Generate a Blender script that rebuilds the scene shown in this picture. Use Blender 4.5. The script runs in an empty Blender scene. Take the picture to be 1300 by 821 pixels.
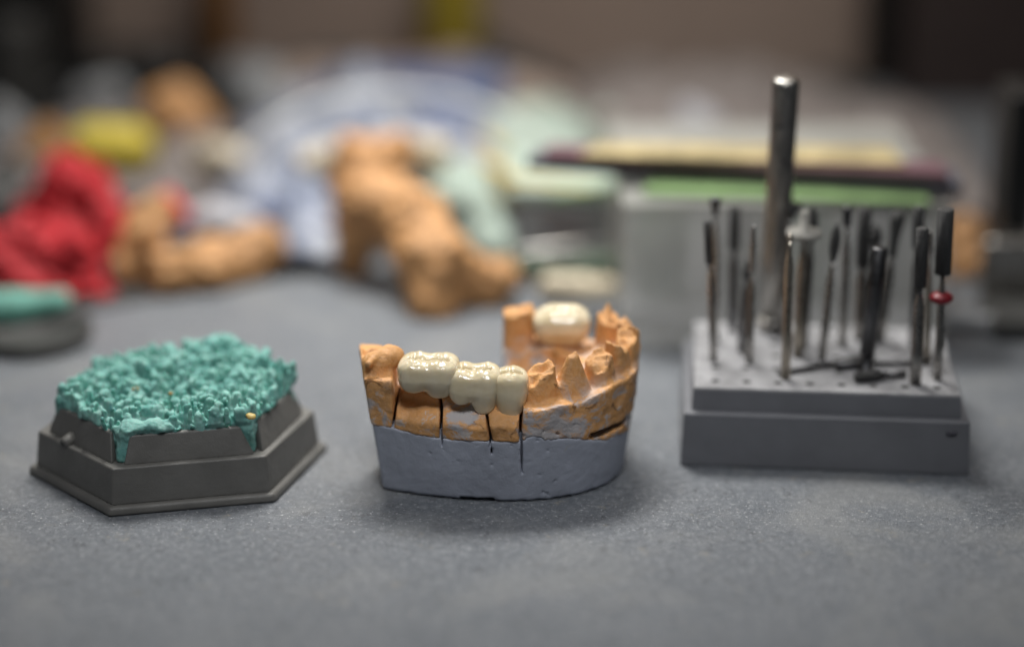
import bpy, math, random
import numpy as np
import openvdb
rnd = random.Random(7)
R = math.radians
S = 0.01                                   # everything below is in centimetres, built in metres
# ------------------------------------------------------------------ camera numbers (for laying the place out)
F, CX, CY, P, H, Y0 = 2600.0, 650.0, 366.0, R(19), 19.0, -41.0
sn, cs = math.sin(P), math.cos(P)
def ray(px, py):
    u = -(py-CY)/F
    return (px-CX)/F, cs+u*sn, -sn+u*cs
def G(px, py, z=0.0):                      # point at height z
    d = ray(px, py); t = (z-H)/d[2]
    return np.array((d[0]*t, Y0+d[1]*t, z))
def A(px, py, y):                          # point on the upright plane at depth y
    d = ray(px, py); t = (y-Y0)/d[1]
    return np.array((d[0]*t, y, H+d[2]*t))
def cmpp(y, z=2.0):                        # centimetres per pixel at that place
    return ((y-Y0)*cs-(z-H)*sn)/F

# ------------------------------------------------------------------ materials
def lin(c):
    return tuple(((v/255)/12.92 if v/255 <= .04045 else (((v/255)+.055)/1.055)**2.4) for v in c)
class Mat:
    def __init__(s, name, col=(.5,.5,.5), rough=.5, metal=0, sss=0, sssr=(1,.6,.4), sscale=.002, coat=0, trans=0, ior=1.45, alpha=1, spec=.5):
        m = bpy.data.materials.new(name); m.use_nodes = True; s.m = m
        s.nt = m.node_tree; s.b = s.nt.nodes['Principled BSDF']
        b = s.b.inputs
        b['Base Color'].default_value = (*col, 1); b['Roughness'].default_value = rough
        b['Metallic'].default_value = metal; b['Subsurface Weight'].default_value = sss
        b['Subsurface Radius'].default_value = sssr; b['Subsurface Scale'].default_value = sscale
        b['Coat Weight'].default_value = coat; b['Coat Roughness'].default_value = .05
        b['Transmission Weight'].default_value = trans; b['IOR'].default_value = ior; b['Alpha'].default_value = alpha
        b['Specular IOR Level'].default_value = spec
        s.tc = None
    def N(s, t, **k):
        n = s.nt.nodes.new(t)
        for a, v in k.items(): setattr(n, a, v)
        return n
    def L(s, a, b): s.nt.links.new(a, b)
    def coord(s):
        if s.tc is None: s.tc = s.N('ShaderNodeTexCoord')
        return s.tc.outputs['Object']
    def noise(s, percm, detail=4, rough=.6, stretch=(1,1,1), dist=0):
        mp = s.N('ShaderNodeMapping'); s.L(s.coord(), mp.inputs[0])
        mp.inputs['Scale'].default_value = tuple(100*q for q in stretch)
        n = s.N('ShaderNodeTexNoise'); s.L(mp.outputs[0], n.inputs['Vector'])
        n.inputs['Scale'].default_value = percm; n.inputs['Detail'].default_value = detail
        n.inputs['Roughness'].default_value = rough; n.inputs['Distortion'].default_value = dist
        return n.outputs['Fac']
    def ramp(s, fac, stops):
        r = s.N('ShaderNodeValToRGB'); s.L(fac, r.inputs[0]); e = r.color_ramp.elements
        while len(e) < len(stops): e.new(.5)
        for q, (p, c) in zip(e, stops):
            q.position = p; q.color = (*c, 1) if len(c) == 3 else c
        return r.outputs[0]
    def mix(s, fac, a, b, mode='MIX'):
        m = s.N('ShaderNodeMix', data_type='RGBA', blend_type=mode)
        for inp, v in ((m.inputs[0], fac), (m.inputs[6], a), (m.inputs[7], b)):
            if hasattr(v, 'links') or hasattr(v, 'is_linked'): s.L(v, inp)
            elif isinstance(v, (int, float)): inp.default_value = v
            else: inp.default_value = (*v, 1)
        return m.outputs[2]
    def math(s, op, a, b=0, c=None):
        m = s.N('ShaderNodeMath', operation=op)
        for i, v in enumerate((a, b)):
            if hasattr(v, 'is_linked'): s.L(v, m.inputs[i])
            else: m.inputs[i].default_value = v
        return m.outputs[0]
    def col(s, v): s.L(v, s.b.inputs['Base Color']); return s
    def rgh(s, v): s.L(v, s.b.inputs['Roughness']); return s
    def bump(s, h, dist=.0002, strength=1.0):
        n = s.N('ShaderNodeBump'); s.L(h, n.inputs['Height'])
        n.inputs['Distance'].default_value = dist; n.inputs['Strength'].default_value = strength
        s.L(n.outputs[0], s.b.inputs['Normal']); return s
def g3(v): return (v, v, v)
def simple(name, c, rough=.6, var=.25, percm=1.2, bump=.0002, bscale=6, **k):
    m = Mat(name, c, rough, **k)
    m.col(m.mix(m.ramp(m.noise(percm, 5), [(.3, g3(0)), (.7, g3(1))]), tuple(v*(1-var) for v in c), tuple(min(1, v*(1+var*.6)) for v in c)))
    m.bump(m.noise(bscale, 5), bump)
    return m

# orange die stone with blue grey smears
def stone(name, base, smear, lo=.475, hi=.55):
    m = Mat(name, base, .62, sss=.05, sscale=.0008)
    c = m.mix(m.ramp(m.noise(1.6, 6, .6), [(.3, g3(0)), (.72, g3(1))]), tuple(v*.78 for v in base), tuple(min(1, v*1.2) for v in base))
    c = m.mix(m.ramp(m.noise(9, 5, .7), [(.45, g3(0)), (.75, g3(.5))]), c, (.75, .48, .30))
    s_ = m.ramp(m.noise(1.25, 8, .66, dist=.8), [(lo, g3(0)), (hi, g3(.9))])
    # smears only reach up from the seam with the base
    sp = m.N('ShaderNodeSeparateXYZ'); m.L(m.coord(), sp.inputs[0])
    z = m.math('MULTIPLY', sp.outputs[2], 100)
    k = m.N('ShaderNodeMapRange'); m.L(z, k.inputs[0]); k.inputs[1].default_value = 2.8; k.inputs[2].default_value = 2.1
    f = m.math('MULTIPLY', s_, k.outputs[0])
    st = m.ramp(m.noise(1.7, 5, .6, dist=1.2), [(.62, g3(0)), (.67, g3(.7))])
    c = m.mix(st, c, (.17, .075, .025))
    c = m.mix(f, c, smear)
    ch = m.ramp(m.noise(2.6, 7, .7, dist=.5), [(.575, g3(0)), (.62, g3(.7))])
    m.col(m.mix(m.math('MULTIPLY', ch, k.outputs[0]), c, (.60, .57, .54)))
    n1 = m.noise(14, 6, .65); n2 = m.noise(3.2, 3, .5)
    m.bump(m.math('ADD', n1, m.math('MULTIPLY', n2, 2.2)), .00022)
    return m
M = {}
M['stone'] = stone('orange_die_stone', (.66, .335, .118), (.46, .46, .48))
def blue():
    b = (.355, .38, .445)
    m = Mat('blue_grey_plaster', b, .62)
    c = m.mix(m.ramp(m.noise(.9, 6), [(.3, g3(0)), (.7, g3(1))]), tuple(v*.86 for v in b), tuple(v*1.14 for v in b))
    c = m.mix(m.ramp(m.noise(26, 3, .7), [(.63, g3(0)), (.72, g3(.55))]), c, (.46, .48, .52))
    c = m.mix(m.ramp(m.noise(1.9, 6, .7, dist=.5), [(.66, g3(0)), (.72, g3(.6))]), c, (.36, .34, .22))
    m.col(c)
    m.bump(m.math('ADD', m.noise(22, 5, .7), m.math('MULTIPLY', m.noise(2.2, 4), 1.6)), .00012)
    return m
M['blue'] = blue()
def ceramic(name, c):
    m = Mat(name, c, .22, sss=.35, sssr=(1, .8, .5), sscale=.0022, coat=.4)
    k = m.mix(m.ramp(m.noise(1.5, 3), [(.35, g3(0)), (.65, g3(1))]), tuple(a*b for a, b in zip(c, (.9, .86, .76))), c)
    m.col(k)
    m.bump(m.math('ADD', m.noise(5.5, 3), m.math('MULTIPLY', m.noise(30, 2), .05)), .0001)
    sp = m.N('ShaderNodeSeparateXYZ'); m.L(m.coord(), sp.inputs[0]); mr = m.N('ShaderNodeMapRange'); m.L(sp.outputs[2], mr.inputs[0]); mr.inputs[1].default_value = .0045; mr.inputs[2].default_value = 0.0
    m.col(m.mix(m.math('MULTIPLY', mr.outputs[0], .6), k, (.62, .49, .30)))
    return m
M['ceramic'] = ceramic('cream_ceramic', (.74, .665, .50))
def wax():
    m = Mat('turquoise_wax', (.16, .50, .42), .7, spec=.15, sss=.5, sssr=(.4, 1, .8), sscale=.0015)
    c = m.mix(m.ramp(m.noise(2.2, 4), [(.35, g3(0)), (.65, g3(1))]), (.14, .345, .315), (.30, .53, .475))
    c = m.mix(m.ramp(m.noise(1.1, 2), [(.72, g3(0)), (.75, g3(.4))]), c, (.10, .26, .40))
    m.col(c); m.bump(m.noise(12, 3), .00025)
    return m
M['wax'] = wax()
def traym():
    b = (.145, .142, .132)
    m = Mat('grey_soft_plastic', b, .5)
    c = m.mix(m.ramp(m.noise(1.2, 5), [(.3, g3(0)), (.75, g3(1))]), tuple(v*.88 for v in b), tuple(v*1.18 for v in b))
    c = m.mix(m.ramp(m.noise(17, 3, .7), [(.68, g3(0)), (.74, g3(.5))]), c, (.26, .27, .26))
    m.col(c); m.rgh(m.ramp(m.noise(2, 4), [(.3, g3(.38)), (.7, g3(.58))]))
    m.bump(m.math('ADD', m.noise(3, 5), m.math('MULTIPLY', m.noise(30, 3), .3)), .00022)
    return m
M['tray'] = traym()
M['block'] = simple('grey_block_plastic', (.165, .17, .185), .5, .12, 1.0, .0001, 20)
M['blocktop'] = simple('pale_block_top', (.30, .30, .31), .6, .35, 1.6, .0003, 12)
M['hole_disc'] = simple('painted_hole_shade', (.05, .05, .05), .9)  # dark colour that paints the shade inside the drilled holes
def steel(name, c, rough, percm=8, grit=0.0):
    m = Mat(name, c, rough, metal=1)
    m.col(m.mix(m.ramp(m.noise(percm, 4, stretch=(1, 1, .2)), [(.35, g3(0)), (.7, g3(1))]), tuple(v*.55 for v in c), c))
    if grit:
        m.bump(m.noise(28, 3, .8), grit)
    else:
        m.rgh(m.ramp(m.noise(6, 4), [(.3, g3(rough*.7)), (.7, g3(min(1, rough*1.5)))]))
    return m
M['steel'] = steel('shank_steel', (.50, .48, .45), .28)
M['brass'] = steel('warm_shank_steel', (.60, .54, .45), .3)
M['dark'] = steel('dark_steel', (.16, .16, .165), .35)
M['grit'] = steel('dark_grit', (.13, .13, .13), .5, 8, .0004)
M['mandrel'] = steel('polished_steel', (.62, .60, .56), .33)
M['red_ring'] = simple('red_ring_plastic', (.20, .012, .02), .35)
M['disc'] = simple('pale_grinding_disc', (.34, .33, .30), .7)
def tablem():
    m = Mat('grey_laminate', (.2, .2, .22), .4)
    a, b = (.118, .132, .150), (.168, .180, .198)
    c = m.mix(m.ramp(m.noise(.45, 6, .65), [(.3, g3(0)), (.7, g3(1))]), a, b)
    c = m.mix(m.ramp(m.noise(6, 6, .8), [(.50, g3(0)), (.62, g3(.75))]), c, (.27, .285, .30))
    c = m.mix(m.ramp(m.noise(4.5, 6, .8, dist=.8), [(.38, g3(.75)), (.46, g3(0))]), c, (.08, .085, .095))
    c = m.mix(m.ramp(m.noise(1.4, 7, .8), [(.60, g3(0)), (.68, g3(.45))]), c, (.40, .35, .25))
    c = m.mix(m.ramp(m.noise(13, 3, .6), [(.62, g3(0)), (.69, g3(.85))]), c, (.60, .61, .62))
    sc_ = m.ramp(m.noise(3.0, 3, .5, stretch=(.12, 2.2, 1)), [(.70, g3(0)), (.72, g3(.5))])
    c = m.mix(sc_, c, (.34, .35, .36))
    c = m.mix(m.ramp(m.noise(.22, 4, .6, dist=1), [(.50, g3(0)), (.68, g3(.35))]), c, (.30, .30, .29))
    m.col(c)
    m.rgh(m.ramp(m.noise(2.4, 7, .75), [(.35, g3(.27)), (.65, g3(.5))]))
    m.bump(m.math('ADD', m.noise(7, 6, .75), m.math('MULTIPLY', m.noise(22, 2), .5)), .0004)
    return m
M['table'] = tablem()
M['wall'] = simple('grey_brown_wall', (.37, .29, .245), .85, .15, .12)
M['cupboard'] = simple('dark_brown_cupboard', (.05, .036, .034), .6)
M['black'] = simple('black_plastic', (.012, .012, .012), .45)
M['charcoal'] = simple('charcoal_plastic', (.05, .05, .048), .5)
M['red'] = simple('red_silicone', (.46, .014, .022), .65, .25, 1.2, sss=.15)
M['yellow'] = simple('yellow_plastic', (.60, .48, .06), .45)
M['yellowwax'] = simple('yellow_wax', (.58, .44, .14), .45, sss=.2)
M['amber'] = simple('amber_brown_glass', (.15, .065, .012), .25)
M['olive'] = simple('olive_yellow_glass', (.26, .20, .02), .3)
M['mint'] = simple('mint_plastic', (.14, .38, .31), .6)
M['palemint'] = simple('pale_mint_plaster', (.38, .46, .40), .6)
M['cream'] = simple('cream_plaster', (.62, .54, .40), .6)
M['grey'] = simple('mid_grey_plastic', (.28, .29, .30), .45)
M['white'] = simple('white_plaster', (.44, .44, .47), .6)
M['maroon'] = simple('maroon_card', (.14, .07, .085), .6)
M['slate'] = simple('slate_grey_card', (.09, .09, .11), .5)
M['green'] = simple('green_card', (.17, .27, .11), .6)
M['darkgreen'] = simple('dark_green_plastic', (.06, .09, .06), .6)
M['straw'] = simple('straw_card', (.36, .29, .15), .8, .5, .8)
M['frostlid'] = simple('milky_lid', (.40, .40, .37), .4, .25, .5, alpha=.5)
M['taupe'] = simple('taupe_cloth', (.20, .175, .165), .8)
M['navy'] = simple('blue_print', (.14, .18, .32), .5)
def bagm():
    m = Mat('white_blue_film', (.55, .58, .66), .3)
    m.col(m.mix(m.ramp(m.noise(.35, 5, .6), [(.4, g3(0)), (.6, g3(1))]), (.16, .19, .27), (.38, .40, .45)))
    m.bump(m.noise(1.2, 5), .003); return m
M['bag'] = bagm()
def frost():
    m = Mat('frosted_clear_plastic', (.72, .74, .72), .35, trans=.55, ior=1.2)
    m.bump(m.noise(1.5, 4), .001); return m
M['frost'] = simple('milky_plastic', (.84, .84, .79), .35, .12, alpha=.34)
M['orange'] = simple('orange_plaster', (.50, .265, .11), .6, .4, 1.1, .0012, 2.5)
M['orangebrown'] = simple('brown_orange_plaster', (.40, .19, .05), .6, .3, .9)
M['chip'] = simple('amber_crumb', (.35, .22, .05), .5)

# ------------------------------------------------------------------ objects
COL = bpy.context.scene.collection
ORG = {}
def thing(name, label, cat, loc, group=None):
    o = bpy.data.objects.new(name, None); COL.objects.link(o)
    o.empty_display_size = .005
    o.location = [v*S for v in loc]; ORG[o] = np.array(loc, float)
    o['label'] = label; o['category'] = cat
    if group: o['group'] = group
    return o
def mesh_obj(name, V, Fc, mat, parent=None, loc=None, smooth=True, auto=None):
    V = np.asarray(V, float)
    org = ORG[parent] if parent is not None else np.array(loc if loc is not None else (V[:, 0].mean(), V[:, 1].mean(), V[:, 2].min()), float)
    me = bpy.data.meshes.new(name)
    L = (V-org)*S
    if isinstance(Fc, np.ndarray):
        me.vertices.add(len(L)); me.vertices.foreach_set('co', L.astype(np.float32).ravel())
        nf, k = Fc.shape
        me.loops.add(nf*k); me.loops.foreach_set('vertex_index', Fc.astype(np.int32).ravel())
        me.polygons.add(nf); me.polygons.foreach_set('loop_start', np.arange(0, nf*k, k, dtype=np.int32))
        me.polygons.foreach_set('loop_total', np.full(nf, k, dtype=np.int32))
        me.update(calc_edges=True); me.validate()
    else:
        me.from_pydata([tuple(v) for v in L], [], Fc)
    me.polygons.foreach_set('use_smooth', [smooth]*len(me.polygons))
    me.materials.append((mat.m if isinstance(mat, Mat) else mat))
    o = bpy.data.objects.new(name, me); COL.objects.link(o)
    if parent is not None: o.parent = parent
    else: o.location = [v*S for v in org]
    ORG[o] = org
    return o
def tag(o, label, cat, group=None):
    o['label'] = label; o['category'] = cat
    if group: o['group'] = group
    return o
def struct(o): o['kind'] = 'structure'; return o

# ---- noise and signed distance helpers (numpy)
_rng = np.random.RandomState(3)
LAT = _rng.rand(4, 48, 48, 48).astype(np.float32)
def vn(X, Y, Z, sc, seed=0):
    T = LAT[seed % 4]; o = seed*7.31
    x, y, z = np.float32(1)*(X*sc+o), Y*sc+o*1.3, Z*sc+o*.7
    xi, yi, zi = np.floor(x).astype(int), np.floor(y).astype(int), np.floor(z).astype(int)
    fx, fy, fz = x-xi, y-yi, z-zi
    fx, fy, fz = fx*fx*(3-2*fx), fy*fy*(3-2*fy), fz*fz*(3-2*fz)
    def g(a, b, c): return T[(xi+a) % 48, (yi+b) % 48, (zi+c) % 48]
    def lp(a, b, t): return a+(b-a)*t
    return lp(lp(lp(g(0,0,0), g(1,0,0), fx), lp(g(0,1,0), g(1,1,0), fx), fy),
              lp(lp(g(0,0,1), g(1,0,1), fx), lp(g(0,1,1), g(1,1,1), fx), fy), fz)-.5
def fbm(X, Y, Z, sc, oc=3, seed=0):
    r = 0; a = 1
    for i in range(oc):
        r = r+a*vn(X, Y, Z, sc*2**i, seed+i); a *= .5
    return r
def smin(a, b, k):
    h = np.clip(.5+.5*(b-a)/k, 0, 1)
    return b+(a-b)*h-k*h*(1-h)
def smax(a, b, k): return -smin(-a, -b, k)
def sst(e0, e1, x):
    t = np.clip((x-e0)/(e1-e0), 0, 1); return t*t*(3-2*t)
def grid(lo, hi, h):
    ax = [np.arange(a, b+h, h, dtype=np.float32) for a, b in zip(lo, hi)]
    return np.meshgrid(*ax, indexing='ij')
def sdf_mesh(D, lo, h):
    D = np.array(D, dtype=np.float32)
    D[0] = D[-1] = h; D[:, 0] = D[:, -1] = h; D[:, :, 0] = D[:, :, -1] = h
    g = openvdb.FloatGrid(float(10*h))
    g.copyFromArray(np.ascontiguousarray(D))
    pts, quads = g.convertToQuads(isovalue=0.0)
    V = np.asarray(pts, float)*h+np.array(lo)
    Q = np.asarray(quads).astype(np.int32)
    # orient outward: signed volume must be positive
    a, b, c, d = (V[Q[:, i]] for i in range(4))
    vol = np.einsum('ij,ij->i', a, np.cross(b, c)).sum()+np.einsum('ij,ij->i', a, np.cross(c, d)).sum()
    if vol < 0: Q = Q[:, ::-1].copy()
    return V, Q
def ellipsoid(X, Y, Z, c, r, yaw=0):
    ca, sa = math.cos(yaw), math.sin(yaw)
    x, y, z = X-c[0], Y-c[1], Z-c[2]
    a, b = x*ca+y*sa, -x*sa+y*ca
    q = np.sqrt((a/r[0])**2+(b/r[1])**2+(z/r[2])**2)
    return (q-1)*min(r)
def capsule(X, Y, Z, p, q, r0, r1=None):
    r1 = r0 if r1 is None else r1
    p, q = np.array(p, float), np.array(q, float); d = q-p; L = max((d@d), 1e-9)
    t = np.clip(((X-p[0])*d[0]+(Y-p[1])*d[1]+(Z-p[2])*d[2])/L, 0, 1)
    return np.sqrt((X-p[0]-t*d[0])**2+(Y-p[1]-t*d[1])**2+(Z-p[2]-t*d[2])**2)-(r0+(r1-r0)*t)
# ---- polygon helpers
def lathe(p0, p1, prof, n=20):
    """profile: list of (distance along the axis, radius)"""
    p0, p1 = np.array(p0, float), np.array(p1, float); ax = (p1-p0)/np.linalg.norm(p1-p0)
    s_ = np.array((1., 0, 0)) if abs(ax[0]) < .9 else np.array((0, 1., 0))
    u = np.cross(ax, s_); u /= np.linalg.norm(u); v = np.cross(ax, u)
    V, Fc = [], []
    for d, r in prof:
        for k in range(n):
            a = 2*math.pi*k/n; V.append(p0+ax*d+(u*math.cos(a)+v*math.sin(a))*r)
    for i in range(len(prof)-1):
        for k in range(n):
            a, b = i*n+k, i*n+(k+1) % n
            Fc.append((a, b, b+n, a+n))
    Fc.append(tuple(range(n-1, -1, -1))); Fc.append(tuple(range((len(prof)-1)*n, len(prof)*n)))
    return V, Fc
def frustum(bot, top, bev=0.0):
    n = len(bot)
    V = [tuple(p) for p in bot]+[tuple(p) for p in top]
    Fc = [tuple(range(n-1, -1, -1)), tuple(range(n, 2*n))]+[(i, (i+1) % n, n+(i+1) % n, n+i) for i in range(n)]
    return V, Fc
def bevel(o, w, seg=3):
    m = o.modifiers.new('bevel', 'BEVEL'); m.width = w*S; m.segments = seg; m.limit_method = 'ANGLE'; m.angle_limit = R(25)
    o.data.polygons.foreach_set('use_smooth', [True]*len(o.data.polygons))
    w_ = o.modifiers.new('wn', 'WEIGHTED_NORMAL'); w_.keep_sharp = True
    return o
def box(x0, x1, y0, y1, z0, z1, yaw=0, c=None):
    c = c if c is not None else ((x0+x1)/2, (y0+y1)/2)
    def r(x, y):
        x, y = x-c[0], y-c[1]; return (c[0]+x*math.cos(yaw)-y*math.sin(yaw), c[1]+x*math.sin(yaw)+y*math.cos(yaw))
    q = [r(x0, y0), r(x1, y0), r(x1, y1), r(x0, y1)]
    return frustum([(*p, z0) for p in q], [(*p, z1) for p in q])

# ================================================================== SETTING
V, Fc = box(-70, 70, -42, 39.9, -2.5, 0)
struct(bevel(mesh_obj('tabletop', V, Fc, M['table'], loc=(0, 0, 0)), .2))
V, Fc = box(-90, 90, 40.0, 42, -20, 60)
struct(mesh_obj('wall', V, Fc, M['wall'], smooth=False))

# ================================================================== DENTAL CAST
ctrl = np.array([(-4.4, 1.75), (-2.8, 1.12), (-1.7, .70), (-.5, .47), (.6, .52), (1.35, .86), (1.83, 1.45), (1.93, 2.2), (1.65, 2.95), (1.05, 3.5), (.3, 3.72), (-.6, 3.78), (-1.6, 3.8)])
def spline(c, n=24):
    out = []
    for i in range(1, len(c)-2):
        p0, p1, p2, p3 = c[i-1], c[i], c[i+1], c[i+2]
        for k in range(n):
            t = k/n
            out.append(.5*((2*p1)+(-p0+p2)*t+(2*p0-5*p1+4*p2-p3)*t*t+(-p0+3*p1-3*p2+p3)*t**3))
    return np.array(out)
cl = np.vstack([[(-4.4, 1.75)], spline(ctrl), [(-1.6, 3.8)]])
HS = .036
LO, HI = (-3.75, -1.0, -.1), (3.35, 4.95, 3.9)
X, Y, Z = grid(LO, HI, HS)
x2, y2 = X[:, :, 0], Y[:, :, 0]
best = np.full(x2.shape, 1e9, np.float32); U2 = np.zeros_like(best); T2 = np.zeros_like(best); acc = 0
for i in range(len(cl)-1):
    p, q = cl[i], cl[i+1]; d = q-p; L = math.hypot(*d)
    t = np.clip(((x2-p[0])*d[0]+(y2-p[1])*d[1])/L**2, 0, 1)
    dx, dy = x2-p[0]-t*d[0], y2-p[1]-t*d[1]
    dist = np.hypot(dx, dy); side = np.sign(dx*d[1]-dy*d[0])
    m = dist < best
    best[m] = dist[m]; U2[m] = (dist*side)[m]; T2[m] = (acc+t*L)[m]; acc += L
U = U2[:, :, None]; T = T2[:, :, None]          # U > 0 is the outer (cheek) side
N1 = fbm(X, Y, Z, 1.6, 3, 1); N2 = fbm(X, Y, Z, 6.0, 3, 5)
wo = .62+.118*Z; wi = .60-.0*Z
lat = smax(U-wo, -U-wi, .12)
endcut = np.maximum((-2.86-.125*Z)-X-.12*(Y-.4), np.where(Y > 2.2, -.18-X, -9))
lingual = np.maximum(np.maximum(-.1-X+.3*np.sin(Y*2), best[:, :, None]*0+(-U-2.2)), np.maximum(Y-3.9, .4-Y))
fill = np.maximum(np.maximum(lingual, U-.1), -9)
body = smin(lat, np.where(U < 0, fill, 9), .1)
zb = 1.62-.12*sst(-3.2, -1.2, X)+.03*(X > .22)-.52*sst(.9, 2.9, X)-.1*sst(1.5, 3.5, Y)+.06*N1+.35*np.maximum(0, N1-.05)*(X > .3)
# --- blue base
base = smax(smax(lat, endcut, .06), Z-zb, .015)
base = smin(base, np.maximum(fill, Z-1.2) , .05)
base = smax(base, endcut, .05)
base = smax(base, .04-.0*Z-Z, .03)
base = np.maximum(base, -(np.maximum(np.maximum(-1.15-X, X+.38), np.maximum(Z-.09, Y-.35))))   # notch in the underside
def cutp(px, tilt=0.0):  # saw cut at x on the front arm
    return np.abs(X-px-tilt*(Z-1.6))
cuts = [(-2.62, .25, 1.78, .022), (-1.52, -.06, 1.20, .026), (-.48, -.10, 1.18, .024), (.20, -.02, .72, .027)]
for cxp, tl, z0, w in cuts:
    base = np.maximum(base, -(np.maximum(np.maximum(cutp(cxp, tl)-w*(.6+.4*sst(z0, z0+.5, Z)), z0-Z), .25-U)))
for k in range(34):
    bx = rnd.uniform(-2.9, 2.6); j = np.argmin(abs(cl[:, 0]-bx)+10*(cl[:, 1] > 2)); bz = rnd.uniform(.1, 1.6)
    if k % 3 or bx > 0: base = np.maximum(base, -(np.sqrt((X-bx)**2+(Z-bz)**2+(Y-cl[j, 1]+.62+.118*bz)**2)-rnd.uniform(.014, .034)))
base = base+.012*N2
cast = thing('dental_cast', 'lower jaw dental cast of orange stone on a blue grey plaster base', 'dental cast', (0, 1.5, 0))
V, Q = sdf_mesh(base, LO, HS)
mesh_obj('base', V, Q, M['blue'], cast)
# --- orange stone
die = sst(-2.62, -2.45, X)*(1-sst(.1, .25, X))*(Y < 2.3)          # the three sawn dies under the crowns
endp = (1-sst(-2.62, -2.5, X))
back = (Y > 2.3)*1.0
ridge = 2.26+.10*N1+0*X
ridge = ridge+endp*(.62+.30*fbm(X, Y, Z*0, 1.8, 3, 2)-.12*sst(.35, .7, U)+.22*np.exp(-((U-.02)/.16)**2)*np.sin(X*7+1))
ridge = ridge+die*(.12)
ridge = ridge+sst(.3, .9, X)*(.02+.10*sst(.2, -.5, U)+.26*sst(1.3, 2.2, X)*(Y < 3.2))
neck = .42*die*sst(1.84, 2.2, Z)-.03*die*np.exp(-((Z-1.8)/.08)**2)+.05*die*np.sin(X*5.1)*sst(1.5, 1.9, Z)+.05*die*sst(2.0, 1.5, Z)*0
scal = .10*die*np.abs(np.sin((X+.48)*math.pi/1.02))
o_lat = smax(U-(wo-neck+.012+scal*.7*sst(2.3, 1.7, Z)-.05*die), -U-wi, .16)
# the gum bulges over each root on the right
gum = .05*np.sin(T*7.5)*sst(1.6, 2.2, Z)*sst(.2, .6, X)
core = smax(o_lat-gum, Z-ridge, .10)
pal = smax(fill, Z-(1.55+.45*sst(-1.6, -.6, U)+.1*N1), .1)
org = smin(core, pal, .25)
NS1 = vn(X, Y, Z*.6, 4.2, 1); NS2 = np.abs(vn(X, Y, Z*.3, 5., 2)); NS3 = np.abs(fbm(X, Y, Z*.5, 2.6, 2, 3))
def stump(c, ang, ra, rb, z0, z1, tp=.72, slant=(0, 0), k=.04, pw=2.6):
    ca, sa = math.cos(ang), math.sin(ang)
    a, b = (X-c[0])*ca+(Y-c[1])*sa, -(X-c[0])*sa+(Y-c[1])*ca
    f = 1-(1-tp)*np.clip((Z-z0)/(z1-z0), -.3, 1)
    q = ((np.abs(a)/(ra*f))**pw+(np.abs(b)/(rb*f))**pw)**(1/pw)
    q = q+.07*NS1+.10*NS3+.05*np.cos(3*np.arctan2(b, a)+c[0]*5)
    return smax(smax((q-1)*min(ra, rb), Z-z1-slant[0]*a-slant[1]*b+.34*NS2, k), z0-.5-Z, .03)
ST = [  # prepared stumps round the front of the arch: x, y, turn, half length, half depth, z top, taper, slant
    (.62, .34, .08, .42, .38, 2.92, .74, (.50, .35)),
    (1.33, .50, .36, .56, .42, 3.24, .16, (.35, .1)),
    (1.92, .88, .70, .36, .38, 3.02, .72, (.55, .22)),
    (2.30, 1.30, 1.00, .33, .36, 3.14, .66, (-.55, .15)),
    (2.54, 1.76, 1.25, .34, .34, 3.14, .62, (.45, .25)),
    (2.66, 2.22, 1.55, .34, .33, 3.20, .56, (-.5, .2)),
    (2.20, 2.95, 2.2, .34, .30, 3.26, .74, (.65, -.2)),
    (2.56, 2.80, 2.0, .34, .30, 3.16, .55, (.4, .2)),
]
for (sx, sy, an, ra, rb, z1, tp, sl) in ST:
    org = smin(org, stump((sx, sy), an, ra, rb, 2.0, z1, tp, sl, .03, 3.2), .10)
# back arm: end pillar and the root under the single crown
org = smin(org, stump((.14, 3.60), .0, .38, .42, 1.8, 3.16, .92, (.1, 0), .06, 4), .08)
org = smin(org, stump((1.05, 3.45), -.1, .50, .42, 1.9, 2.72, .75), .12)
org = smax(org, U-(wo+.02), .06)
# swirl on the left end piece
e0 = A(498, 452, .9)
org = smin(org, capsule(X, Y, Z, (-3.0, .72, 2.86), (-2.62, .90, 2.98), .30, .26), .14)
org = smin(org, capsule(X, Y, Z, (-3.1, .40, 3.02), (-2.72, 1.05, 3.12), .09, .10), .08)
org = smax(org, -capsule(X, Y, Z, (-3.35, .10, 2.85), (-2.75, .0, 2.55), .07, .05), .06)
# the brown crease low on the right cheek side, chips and bubbles
def onwall(px, py):  # the point of the outer face seen at that pixel
    d = np.array(ray(px, py)); o = np.array((0, Y0, H)); t = 36.0
    while t < 50:
        p = o+d*t
        i, j = int((p[0]-LO[0])/HS), int((p[1]-LO[1])/HS)
        if 0 <= i < x2.shape[0] and 0 <= j < x2.shape[1] and U2[i, j] < .62+.118*p[2]: return p
        t += .02
    return o+d*41
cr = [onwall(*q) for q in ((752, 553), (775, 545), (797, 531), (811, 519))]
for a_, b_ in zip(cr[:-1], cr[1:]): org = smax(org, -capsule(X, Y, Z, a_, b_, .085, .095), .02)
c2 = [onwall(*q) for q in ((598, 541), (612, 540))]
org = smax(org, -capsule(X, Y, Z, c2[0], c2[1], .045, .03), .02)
for q in ((707, 550), (664, 552), (520, 518), (690, 545), (735, 470)):
    w_ = onwall(*q); org = np.maximum(org, -(np.sqrt((X-w_[0])**2+(Y-w_[1])**2+(Z-w_[2])**2)-.035))
endx = np.maximum((-2.88-.125*Z)-X-.12*(Y-.4), np.where(Y > 2.2, -.2-X, -9))
org = smax(org, endx, .05)
org = np.maximum(org, zb-.01-Z)
org = org-.026*N2-.035*N1*(X > .3)-.012*np.abs(N1)
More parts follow.
